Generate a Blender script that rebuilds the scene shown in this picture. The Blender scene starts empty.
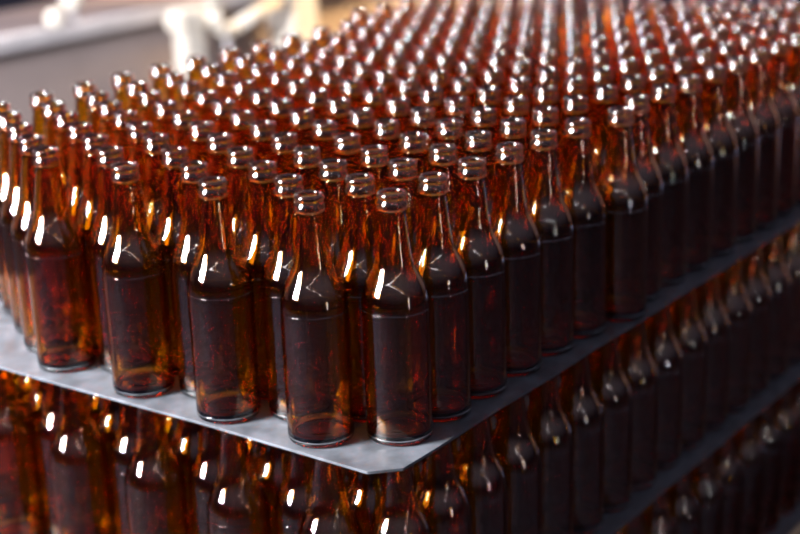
import bpy, bmesh, math, random
from mathutils import Vector, Matrix
random.seed(7)
C = bpy.context.scene.collection
D = 0.0655                       # spacing of neighbouring bottles, metres
PI = math.pi
H = 3.483                        # bottle height in spacings
R0 = 0.466                       # body radius in spacings
SHEET = 0.04
PITCH = H + SHEET + 0.010
TOPZ = 2 * PITCH * D + SHEET * D + 0.144         # height of the top sheet over the floor: two layers, sheets, a pallet
ROW = math.sqrt(3) / 2

# ---------------------------------------------------------------- materials
def new_mat(name):
    m = bpy.data.materials.new(name); m.use_nodes = True
    m.node_tree.nodes.clear()
    return m, m.node_tree.nodes, m.node_tree.links

def out(n, l, surf=None, vol=None):
    o = n.new('ShaderNodeOutputMaterial')
    if surf: l.new(surf, o.inputs['Surface'])
    if vol: l.new(vol, o.inputs['Volume'])

def amber_glass(name, gloss):
    m, n, l = new_mat(name)
    IOR = 1.58
    rf = n.new('ShaderNodeBsdfRefraction'); rf.inputs['IOR'].default_value = IOR; rf.inputs['Roughness'].default_value = 0.0
    gl = n.new('ShaderNodeBsdfGlossy'); gl.inputs['Roughness'].default_value = gloss
    rf.inputs['Color'].default_value = (1, 1, 1, 1); gl.inputs['Color'].default_value = (1, 1, 1, 1)
    fr = n.new('ShaderNodeFresnel'); fr.inputs['IOR'].default_value = IOR
    g = n.new('ShaderNodeMixShader')
    l.new(fr.outputs[0], g.inputs[0]); l.new(rf.outputs[0], g.inputs[1]); l.new(gl.outputs[0], g.inputs[2])
    # faint waviness of moulded glass
    tc = n.new('ShaderNodeTexCoord')
    nz = n.new('ShaderNodeTexNoise'); nz.inputs['Scale'].default_value = 55
    nz.inputs['Detail'].default_value = 1.0
    bp = n.new('ShaderNodeBump'); bp.inputs['Strength'].default_value = 0.02
    bp.inputs['Distance'].default_value = 0.002
    l.new(tc.outputs['Object'], nz.inputs['Vector'])
    l.new(nz.outputs['Fac'], bp.inputs['Height'])
    for q in (rf, gl, fr): l.new(bp.outputs['Normal'], q.inputs['Normal'])
    v = n.new('ShaderNodeVolumeAbsorption')
    sig = (64.0, 235.0, 1500.0)                       # absorption per metre
    dens = 1600.0
    v.inputs['Density'].default_value = dens
    v.inputs['Color'].default_value = tuple(1 - s / dens for s in sig) + (1,)
    out(n, l, g.outputs[0], v.outputs[0])
    return m

def solid(name, col, rough=0.6, metal=0.0, var=0.12, scale=6.0, bump=0.0, spec=0.5):
    m, n, l = new_mat(name)
    p = n.new('ShaderNodeBsdfPrincipled')
    tc = n.new('ShaderNodeTexCoord')
    nz = n.new('ShaderNodeTexNoise'); nz.inputs['Scale'].default_value = scale
    nz.inputs['Detail'].default_value = 6
    cr = n.new('ShaderNodeValToRGB')
    cr.color_ramp.elements[0].position = 0.3; cr.color_ramp.elements[1].position = 0.7
    cr.color_ramp.elements[0].color = tuple(c * (1 - var) for c in col) + (1,)
    cr.color_ramp.elements[1].color = tuple(min(1, c * (1 + var)) for c in col) + (1,)
    l.new(tc.outputs['Object'], nz.inputs['Vector'])
    l.new(nz.outputs['Fac'], cr.inputs['Fac'])
    l.new(cr.outputs['Color'], p.inputs['Base Color'])
    p.inputs['Roughness'].default_value = rough; p.inputs['Metallic'].default_value = metal
    p.inputs['Specular IOR Level'].default_value = spec
    if bump:
        b = n.new('ShaderNodeBump'); b.inputs['Strength'].default_value = bump
        b.inputs['Distance'].default_value = 0.001
        l.new(nz.outputs['Fac'], b.inputs['Height']); l.new(b.outputs['Normal'], p.inputs['Normal'])
    out(n, l, p.outputs[0])
    return m

GLASS = amber_glass('amber_glass', 0.0)
MOUTH = amber_glass('amber_glass_mouth', 0.12)      # the moulded ring is a little less polished
PAD = solid('layer_pad_grey', (0.043, 0.046, 0.053), 0.42, 0.0, 0.38, 45.0, 0.8)
FLOOR = solid('painted_concrete', (0.009, 0.010, 0.018), 0.9, 0.0, 0.15, 1.2, 0.1, 0.1)
WALL = solid('plaster_wall', (0.42, 0.40, 0.42), 0.8, 0.0, 0.06, 1.5)
STEEL = solid('brushed_steel', (0.46, 0.43, 0.44), 0.5, 0.2, 0.08, 9)
PANEL = solid('brown_side_panel', (0.24, 0.19, 0.18), 0.6, 0.0, 0.1, 4)
WHITE = solid('white_enamel', (0.66, 0.60, 0.52), 0.5, 0.0, 0.05, 5)
LAMP_H = solid('lamp_housing', (0.5, 0.5, 0.5), 0.5)

# ---------------------------------------------------------------- geometry helpers
def link(name, me, mats, parent=None):
    o = bpy.data.objects.new(name, me); C.objects.link(o)
    for m in mats:
        if m.name not in [x.name for x in me.materials if x]: me.materials.append(m)
    if parent: o.parent = parent
    return o

def tag(o, label, cat, group=None, kind=None):
    if label: o['label'] = label
    if cat: o['category'] = cat
    if group: o['group'] = group
    if kind: o['kind'] = kind
    return o

def smooth_profile(pts, n=4):
    """Catmull-Rom through (r, z) points; a point given as (r, z, 1) stays a corner."""
    res = []
    for i in range(len(pts) - 1):
        p1, p2 = pts[i], pts[i + 1]
        p0 = pts[i - 1] if i > 0 and len(p1) == 2 else p1
        p3 = pts[i + 2] if i + 2 < len(pts) and len(p2) == 2 else p2
        for k in range(n):
            t = k / n
            q = []
            for a in (0, 1):
                m1 = (p2[a] - p0[a]) * 0.5; m2 = (p3[a] - p1[a]) * 0.5
                q.append((2*t**3 - 3*t**2 + 1) * p1[a] + (t**3 - 2*t**2 + t) * m1
                         + (-2*t**3 + 3*t**2) * p2[a] + (t**3 - t**2) * m2)
            res.append(tuple(q))
    res.append(tuple(pts[-1][:2]))
    return res

def lathe(name, loops, seg):
    """Revolve profile (list of (r, z)); r = 0 ends are closed with a fan; closed=True joins last to first."""
    verts, faces = [], []
    for prof, closed in loops:
        rings = []
        for r, z in prof:
            if r < 1e-6:
                rings.append([len(verts)]); verts.append((0, 0, z * D))
            else:
                rings.append(list(range(len(verts), len(verts) + seg)))
                for k in range(seg):
                    a = 2 * PI * k / seg
                    verts.append((r * D * math.cos(a), r * D * math.sin(a), z * D))
        m = len(rings)
        for i in range(m if closed else m - 1):
            A, B = rings[i], rings[(i + 1) % m]
            for k in range(seg):
                k2 = (k + 1) % seg
                if len(A) == 1 and len(B) == 1: continue
                if len(A) == 1: faces.append((A[0], B[k2], B[k]))
                elif len(B) == 1: faces.append((A[k], A[k2], B[0]))
                else: faces.append((A[k], A[k2], B[k2], B[k]))
    me = bpy.data.meshes.new(name); me.from_pydata(verts, [], faces); me.update()
    bm = bmesh.new(); bm.from_mesh(me)
    bmesh.ops.recalc_face_normals(bm, faces=bm.faces)
    for f in bm.faces: f.smooth = True
    bm.to_mesh(me); bm.free()
    return me

CUT = 3.232          # where the moulded mouth ring begins
OUTER = [(0.0, 0.055), (0.20, 0.05), (0.34, 0.04), (0.405, 0.0), (0.440, 0.008), (0.460, 0.04), (R0, 0.09), (R0, 0.16),
         (R0, 1.0), (R0, 1.80), (0.4655, 1.88), (0.462, 1.965), (0.450, 2.05), (0.424, 2.15), (0.385, 2.245), (0.338, 2.335),
         (0.297, 2.425), (0.268, 2.53), (0.250, 2.64), (0.222, 2.85), (0.196, 3.05), (0.181, 3.17), (0.178, CUT, 1)]
INNER = [(0.137, CUT, 1), (0.138, 3.15), (0.156, 3.02), (0.182, 2.84), (0.208, 2.64), (0.227, 2.53), (0.257, 2.42),
         (0.300, 2.325), (0.347, 2.232), (0.385, 2.135), (0.408, 2.05), (0.418, 1.97), (0.421, 1.9),
         (0.421, 1.0), (0.421, 0.24), (0.408, 0.16), (0.37, 0.115), (0.30, 0.115), (0.18, 0.135), (0.0, 0.15)]
RING = [(0.138, CUT + 0.0015, 1), (0.180, CUT + 0.0015, 1), (0.193, 3.243), (0.204, 3.258), (0.210, 3.285), (0.207, 3.318), (0.196, 3.350),
        (0.184, 3.374), (0.182, 3.386), (0.189, 3.398), (0.201, 3.410), (0.205, 3.428), (0.199, 3.455), (0.184, 3.477), (0.168, 3.483),
        (0.150, 3.472), (0.142, 3.44), (0.138, 3.38), (0.138, CUT + 0.0015, 1)]

def bottle_meshes(seg, n):
    body = smooth_profile(OUTER, n) + smooth_profile(INNER, n)
    ring = smooth_profile(RING, n)[:-1]
    a = lathe('bottle_glass', [(body, False)], seg)
    b = lathe('bottle_mouth', [(ring, True)], seg)
    a.materials.append(GLASS); b.materials.append(MOUTH)
    return a, b

NEAR_M = bottle_meshes(72, 4)
FAR_M = bottle_meshes(40, 3)

# ---------------------------------------------------------------- camera
CAM = Vector((-15.46619, -11.58170, 8.69269)) * D + Vector((0, 0, TOPZ))
r_ = Vector((0.58541922, -0.81007022, -0.03271956))
u_ = Vector((0.2670114, 0.15454224, 0.95122111))
f_ = Vector((0.76549934, 0.56559962, -0.30676998))
cam = bpy.data.cameras.new('camera'); co = bpy.data.objects.new('camera', cam); C.objects.link(co)
mat = Matrix((r_, u_, -f_)).transposed().to_4x4(); mat.translation = CAM
co.matrix_world = mat
cam.sensor_width = 36; cam.lens = 1524.43 / 800 * 36
cam.clip_start = 0.05; cam.clip_end = 60
cam.dof.use_dof = True; cam.dof.focus_distance = 19.6 * D; cam.dof.aperture_fstop = 4.0
cam.dof.aperture_blades = 0
bpy.context.scene.camera = co

def project(p):
    q = p - CAM; z = q.dot(f_)
    return 400 + 1524.43 * q.dot(r_) / z, 267 - 1524.43 * q.dot(u_) / z, z / D

# ---------------------------------------------------------------- where the bottles stand
# small shifts of single bottles out of the packed lattice: (layer, row, index) -> (dx, dy) in spacings
SHIFT = {(0,0,0): (.11,.02), (0,0,1): (.07,.02), (0,0,2): (.05,.03), (0,0,3): (.06,.04), (0,0,4): (.06,.04),
         (0,0,6): (.02,-.22),
         (0,1,0): (-.02,.05), (0,1,1): (.03,.0), (0,1,2): (.03,.0), (0,1,3): (.03,-.01),
         (0,2,0): (.03,.0), (0,2,1): (.01,-.015), (0,2,2): (-.03,-.03), (0,2,3): (-.03,-.03),
         (0,3,0): (-.09,-.03), (0,3,1): (-.05,-.04), (0,3,2): (-.05,-.04), (0,3,3): (-.07,-.04),
         (0,4,0): (-.05,-.04), (0,4,1): (-.05,-.04), (0,5,0): (-.06,-.02), (0,6,0): (.03,.03), (0,7,0): (.04,.04)}
places = []
for layer in range(3):
    for row in range(13):
        for k in range(26):
            x = k - (0.5 if row % 2 else 0.0); y = row * ROW
            if row == 12 and k < 13: continue
            z = TOPZ - layer * PITCH * D
            a = project(Vector((x * D, y * D, z + H * D))); b = project(Vector((x * D, y * D, z + 1.2 * D)))
            if not ((-22 if layer == 0 else -110) < a[0] < 822 and a[1] < 540 and (a[1] > -9 or (b[1] > -5 and row < 2))): continue
            depth_in = min(row, x + 0.5)              # how deep inside the block
            if layer == 1 and depth_in > 4.1: continue
            if layer == 2 and (row > 3 or b[0] < 540): continue
            if layer > 0 and b[1] < -5: continue
            j = (random.uniform(-.014, .014), random.uniform(-.014, .014))
            dx, dy = SHIFT.get((layer, row, k), j)
            score = 1.0 / b[2] ** 2
            if layer == 0 and a[1] < 8: score *= 0.4
            if a[0] < -25: score *= 0.001
            if layer > 0: score *= 1.3 if depth_in < 0.1 else (0.5 if depth_in < 1.1 and layer == 1 else 0.12)
            places.append([score, layer, row, k, x + dx, y + dy, z])
# push apart any pair that would touch
for _ in range(40):
    for i in range(len(places)):
        for j2 in range(i + 1, min(i + 60, len(places))):
            A, B = places[i], places[j2]
            if A[1] != B[1] or abs(A[2] - B[2]) > 1: continue
            d = math.hypot(A[4] - B[4], A[5] - B[5])
            if d < 2 * R0 + 0.012:
                s = (2 * R0 + 0.014 - d) / 2 / d
                ex, ey = (A[4] - B[4]) * s, (A[5] - B[5]) * s
                A[4] += ex; A[5] += ey; B[4] -= ex; B[5] -= ey
places.sort(key=lambda t: -t[0])

ORD = ['first', 'second', 'third', 'fourth', 'fifth', 'sixth', 'seventh', 'eighth', 'ninth', 'tenth', 'eleventh', 'twelfth',
       'thirteenth', 'fourteenth', 'fifteenth', 'sixteenth', 'seventeenth', 'eighteenth', 'nineteenth', 'twentieth',
       'twentyfirst', 'twentysecond', 'twentythird', 'twentyfourth', 'twentyfifth', 'twentysixth']
LAYER = ['top layer', 'middle layer', 'lowest visible layer']
GROUP = ['amber bottles packed on the top sheet', 'amber bottles packed on the middle layer', 'amber bottles packed on the lowest layer']

def make_bottle(x, y, z, near):
    ms = NEAR_M if near else FAR_M
    o = bpy.data.objects.new('glass_bottle', ms[0]); C.objects.link(o)
    o.location = (x * D, y * D, z + 0.0004)
    c = bpy.data.objects.new('bottle_mouth', ms[1]); C.objects.link(c); c.parent = o
    return o

def label_for(layer, row, k):
    if layer == 0 and row == 0 and k == 0:
        return 'amber bottle at the clipped corner of the top sheet, first along its dark side'
    if layer == 0 and row == 1 and k == 0:
        return 'foremost amber bottle on the top sheet, just beside the clipped corner'
    side = 'outermost row along the dark side' if row == 0 else ORD[row] + ' row in from the dark side'
    return 'amber bottle, %s, %s, %s from the lit front' % (LAYER[layer], side, ORD[k])

proto = {}
for t in places[:300]:
    s, layer, row, k, x, y, z = t
    near = s > 1 / 26.0 ** 2 * 0.5
    if near not in proto:
        o = make_bottle(x, y, z, near); proto[near] = o
    else:
        src = proto[near]
        o = src.copy(); C.objects.link(o); o.location = (x * D, y * D, z + 0.0004)
        for ch in src.children:
            c = ch.copy(); C.objects.link(c); c.parent = o
    tag(o, label_for(layer, row, k), 'bottle', GROUP[layer])

# the bottles past the three hundred that show largest: one object
rest = places[300:]
if rest:
    vs, fs = [], []
    for src in (bottle_meshes(28, 2)):
        sv = [v.co.copy() for v in src.vertices]; sf = [tuple(p.vertices) for p in src.polygons]
        for t in rest:
            b = len(vs)
            off = Vector((t[4] * D, t[5] * D, t[6] + 0.0004))
            vs += [v + off for v in sv]; fs += [tuple(i + b for i in f) for f in sf]
    me = bpy.data.meshes.new('packed_bottles'); me.from_pydata(vs, [], fs); me.update()
    for p in me.polygons: p.use_smooth = True
    o = link('packed_bottles', me, [GLASS])
    tag(o, 'remaining amber bottles packed deep inside the stack and at its far end', 'bottles', None, 'stuff')

# ---------------------------------------------------------------- layer sheets
def prism(name, outline, z0, z1, m, bevel=0.0, parent=None):
    bm = bmesh.new()
    vs = [bm.verts.new((x, y, z0)) for x, y in outline]
    f = bm.faces.new(vs)
    e = bmesh.ops.extrude_face_region(bm, geom=[f])
    for v in [g for g in e['geom'] if isinstance(g, bmesh.types.BMVert)]: v.co.z = z1
    bmesh.ops.recalc_face_normals(bm, faces=bm.faces)
    if bevel: bmesh.ops.bevel(bm, geom=bm.edges[:], offset=bevel, segments=2, affect='EDGES')
    me = bpy.data.meshes.new(name); bm.to_mesh(me); bm.free()
    return link(name, me, [m], parent)

def sheet(i):
    xe, ye = 24.3, 12 * ROW + 0.7
    pts = [(-1.10, -0.32), (-0.99, -0.43), (-0.76, -0.655), (-0.62, -0.66)]
    for q in range(1, 40): pts.append((-0.62 + q * 0.6, -0.655 - 0.012 * math.sin(q * 1.3) - 0.003 * q))
    pts += [(xe, -0.75), (xe, ye), (-1.12, ye), (-1.12, 6.0), (-1.06, 2.7)]
    pts = [(a * D, b * D) for a, b in pts]
    z = TOPZ - i * PITCH * D
    return prism('layer_sheet', pts, z - SHEET * D, z, PAD, 0.0003)
lab = ['grey layer sheet with a clipped corner under the top layer of bottles',
       'grey layer sheet between the middle and the lowest bottles',
       'grey layer sheet on the pallet under the lowest bottles']
for i in range(3):
    tag(sheet(i), lab[i], 'layer sheet', 'layer sheets')

# ---------------------------------------------------------------- pallet under the stack
PX0, PX1, PY0, PY1 = -1.10 * D, 24.3 * D, -0.75 * D, (12 * ROW + 0.7) * D
WOOD = solid('pallet_wood', (0.36, 0.25, 0.15), 0.8, 0.0, 0.2, 14)

def box(bm, c, s, rot=None):
    m = Matrix.Translation(c) @ (rot.to_4x4() if rot else Matrix.Identity(4)) @ Matrix.Diagonal((s[0], s[1], s[2], 1))
    bmesh.ops.create_cube(bm, size=1.0, matrix=m)

def cyl(bm, a, b, r, seg=20):
    a, b = Vector(a), Vector(b); d = b - a
    m = Matrix.Translation((a + b) / 2) @ d.to_track_quat('Z', 'Y').to_matrix().to_4x4()
    bmesh.ops.create_cone(bm, cap_ends=True, segments=seg, radius1=r, radius2=r, depth=d.length, matrix=m)

def obj(name, build, m, parent=None, bevel=0.0, smooth=False):
    bm = bmesh.new(); build(bm)
    if bevel: bmesh.ops.bevel(bm, geom=bm.edges[:], offset=bevel, segments=2, affect='EDGES')
    me = bpy.data.meshes.new(name); bm.to_mesh(me); bm.free()
    if smooth:
        for p in me.polygons: p.use_smooth = True
    return link(name, me, [m], parent)

def empty(name, loc):
    o = bpy.data.objects.new(name, None); C.objects.link(o); o.location = loc; return o

pal = empty('pallet', (PX0, PY0, 0)); tag(pal, 'wooden pallet on the floor under the whole stack', 'pallet')
top = TOPZ - 2 * PITCH * D - SHEET * D
for i in range(7):
    yy = (PY1 - PY0 - 0.09) * i / 6 + 0.045
    obj('deck_board', lambda b: box(b, ((PX1 - PX0) / 2, yy, top - 0.011), (PX1 - PX0, 0.09, 0.0215)), WOOD, pal, 0.001)
for i in range(3):
    xx = (PX1 - PX0 - 0.1) * i / 2 + 0.05
    obj('bearer', lambda b: box(b, (xx, (PY1 - PY0) / 2, (top - 0.022) / 2), (0.1, PY1 - PY0, top - 0.0225)), WOOD, pal, 0.001)

X0, X1, Y0, Y1, ZC = -5.0, 13.0, -5.0, 12.0, 5.0
fl = obj('floor', lambda b: box(b, ((X0+X1)/2, (Y0+Y1)/2, -0.05), (X1-X0, Y1-Y0, 0.1)), FLOOR); fl['kind'] = 'structure'
for nm, c, s in (('wall_back', ((X0+X1)/2, Y1+.05, ZC/2), (X1-X0, .1, ZC)), ('wall_right', (X1+.05, (Y0+Y1)/2, ZC/2), (.1, Y1-Y0, ZC))):
    w = obj(nm, lambda b, c=c, s=s: box(b, c, s), WALL); w['kind'] = 'structure'

# conveyor behind the stack
cv = empty('conveyor', (3.5, 3.5, 0)); tag(cv, 'long conveyor with pale steel rail and dull brown side behind the bottles', 'conveyor')
DZ = 0.6926 - TOPZ
def K(fn, x=3.5, y=3.5):       # build in world space, then shift into the empty's frame
    def g(bm):
        fn(bm); bmesh.ops.translate(bm, verts=bm.verts[:], vec=(-x, -y, -DZ))
    return g
obj('rail', K(lambda b: box(b, (4.5, 3.32, 0.448), (8.5, 0.05, 0.05))), STEEL, cv, 0.004)
obj('side_panel', K(lambda b: box(b, (4.5, 3.38, 0.245), (8.5, 0.04, 0.37))), PANEL, cv, 0.003)
obj('belt', K(lambda b: box(b, (4.5, 3.75, 0.42), (8.5, 0.62, 0.02))), PANEL, cv)
for lx in (0.6, 2.0, 5.6, 7.4):
    obj('leg', K(lambda b: box(b, (lx, 3.75, DZ/2 + 0.205), (0.08, 0.55, 0.41 - DZ))), STEEL, cv, 0.004)

# machine stands in front of it
st = empty('machine_stand', (3.07, 3.2, 0)); tag(st, 'white flanged post in front of the conveyor, flared at its top', 'machine stand')
def post(bm):
    box(bm, (3.08, 3.2, DZ/2 + 0.21), (0.10, 0.07, 0.42 - DZ))
obj('post', K(post, 3.07, 3.2), WHITE, st, 0.006)
obj('head', K(lambda b: box(b, (3.08, 3.2, 0.435), (0.17, 0.09, 0.07)), 3.07, 3.2), WHITE, st, 0.012)
obj('foot', K(lambda b: box(b, (3.08, 3.2, DZ + 0.008), (0.18, 0.16, 0.016)), 3.07, 3.2), WHITE, st, 0.003)

pb = empty('bent_pipe', (3.2, 3.1, 0)); tag(pb, 'white bent pipe rising beside the flanged post and sloping to the column', 'pipe')
def pipe(bm):
    pts = [(3.13, 3.12, 0.62), (3.135, 3.12, 0.46), (3.155, 3.12, 0.395), (3.20, 3.12, 0.375), (3.25, 3.12, 0.385), (3.50, 3.12, 0.45)]
    for a, b in zip(pts, pts[1:]): cyl(bm, a, b, 0.026)
    for p in pts[1:-1]: bmesh.ops.create_uvsphere(bm, u_segments=16, v_segments=10, radius=0.026, matrix=Matrix.Translation(p))
obj('tube', K(pipe, 3.2, 3.1), WHITE, pb, 0, True)
obj('support', K(lambda b: cyl(b, (3.2, 3.12, DZ), (3.2, 3.12, 0.38), 0.014), 3.2, 3.1), STEEL, pb)

cm = empty('machine_column', (3.68, 3.2, 0)); tag(cm, 'wide cream machine column behind the far bottles', 'machine column')
obj('column_body', K(lambda b: box(b, (3.68, 3.2, DZ/2 + 0.55), (0.16, 0.14, 1.1 - DZ)), 3.68, 3.2), WHITE, cm, 0.01)
obj('column_foot', K(lambda b: box(b, (3.68, 3.2, DZ + 0.01), (0.28, 0.26, 0.02)), 3.68, 3.2), STEEL, cm, 0.003)

def knob(x, y, z0, h, r, label):
    e = empty('guide_bracket', (x, y, z0)); tag(e, label, 'bracket', None)
    obj('stem', lambda b: cyl(b, (0, 0, 0), (0, 0, h), r * 0.45), STEEL, e)
    obj('knob', lambda b: bmesh.ops.create_uvsphere(b, u_segments=20, v_segments=12, radius=r, matrix=Matrix.Translation((0, 0, h))), WHITE, e, 0, True)
knob(2.545, 3.315, 0.4665 - DZ, 0.035, 0.034, 'small white round knob standing on the conveyor rail')
knob(2.64, 3.33, 0.4665 - DZ, 0.09, 0.040, 'taller white round knob behind the small one on the conveyor rail')

# ---------------------------------------------------------------- light
def area(name, loc, target, sx, sy, watt, col):
    L = bpy.data.lights.new(name, 'AREA'); L.shape = 'RECTANGLE'; L.size = sx; L.size_y = sy
    L.energy = watt; L.color = col
    o = bpy.data.objects.new(name, L); C.objects.link(o); o.location = loc
    o.rotation_euler = (Vector(target) - Vector(loc)).to_track_quat('-Z', 'Y').to_euler()
    return o
ctr = Vector((0.2, 0.2, TOPZ))
def dirv(az_left, el):
    a = math.radians(az_left); t = Vector((-.804, -.594, 0)); lf = Vector((-.594, .804, 0))
    h = t * math.cos(a) + lf * math.sin(a); e = math.radians(el)
    return h * math.cos(e) + Vector((0, 0, math.sin(e)))
area('window_light', ctr + dirv(64, 25) * 2.7, ctr, 0.85, 1.35, 970, (0.97, 0.97, 1.0))
# ceiling strip lamps
T_, L_ = Vector((-.804, -.594, 0)), Vector((-.594, .804, 0))
def at(t, l, h): return ctr + T_ * t + L_ * l + Vector((0, 0, h))
for i in range(10):
    a, b = at(2.2, 2.4, 2.2), at(5.4, -4.0, 2.2)
    p = a.lerp(b, (i + 0.5) / 10)
    o = area('strip_lamp', p, p - Vector((0, 0, 1)), 0.5, 0.045, 2.6, (0.95, 0.96, 1.0))
    o.rotation_euler = (0, 0, math.atan2(b.y - a.y, b.x - a.x))
area('door_gap_light', ctr + dirv(-42, 3) * 3.0, ctr, 0.06, 0.8, 6, (0.93, 0.95, 1.0))
area('added_back_light', ctr + Vector((0.6, 0.3, 0)) + dirv(165, 3) * 3.6, ctr + Vector((0.6, 0.3, 0)), 3.0, 0.35, 40, (1.0, 0.95, 0.90))  # added band of light from behind, brightens the orange in the necks
wl_ = area('warm_glow_fill', (5.2, 2.2, 2.4), (4.7, 3.4, 0.3), 0.9, 0.6, 95, (1.0, 0.66, 0.28))  # added warm light on the background, stands in for a lens flare glow
wl_.data.spread = math.radians(70)
al_ = area('cool_edge_fill', (4.8, -0.9, 3.0), (4.8, -0.9, 0), 0.9, 0.9, 350, (0.8, 0.88, 1.0))  # added bluish light, there for the pale lines on the bottles' right edges
al_.data.spread = math.radians(50)
area('background_fill', (3.0, 7.5, 3.6), (3.2, 6.5, 0), 1.6, 1.0, 115, (0.90, 0.86, 1.0))  # added cool fill that lifts the background, not a known lamp

w = bpy.data.worlds.new('world'); bpy.context.scene.world = w; w.use_nodes = True
wn, wl = w.node_tree.nodes, w.node_tree.links
tc = wn.new('ShaderNodeTexCoord'); sx = wn.new('ShaderNodeSeparateXYZ'); cr = wn.new('ShaderNodeValToRGB')
wl.new(tc.outputs['Generated'], sx.inputs[0]); wl.new(sx.outputs['Z'], cr.inputs['Fac'])
cr.color_ramp.elements[0].position = 0.05; cr.color_ramp.elements[0].color = (0.016, 0.017, 0.032, 1)
cr.color_ramp.elements[1].position = 0.6; cr.color_ramp.elements[1].color = (0.30, 0.30, 0.43, 1)
wl.new(cr.outputs['Color'], wn['Background'].inputs[0]); wn['Background'].inputs[1].default_value = 1.0

sc = bpy.context.scene
sc.view_settings.view_transform = 'Standard'; sc.view_settings.look = 'None'
sc.view_settings.exposure = 0.18; sc.view_settings.gamma = 1.0
sc.view_settings.use_curve_mapping = False
cy = sc.cycles
cy.max_bounces = 28; cy.transmission_bounces = 28; cy.glossy_bounces = 12; cy.diffuse_bounces = 3
cy.transparent_max_bounces = 8; cy.volume_bounces = 0
cy.caustics_refractive = True; cy.caustics_reflective = True
cy.sample_clamp_indirect = 6.0; cy.sample_clamp_direct = 0
cy.use_denoising = True
cy.use_adaptive_sampling = False
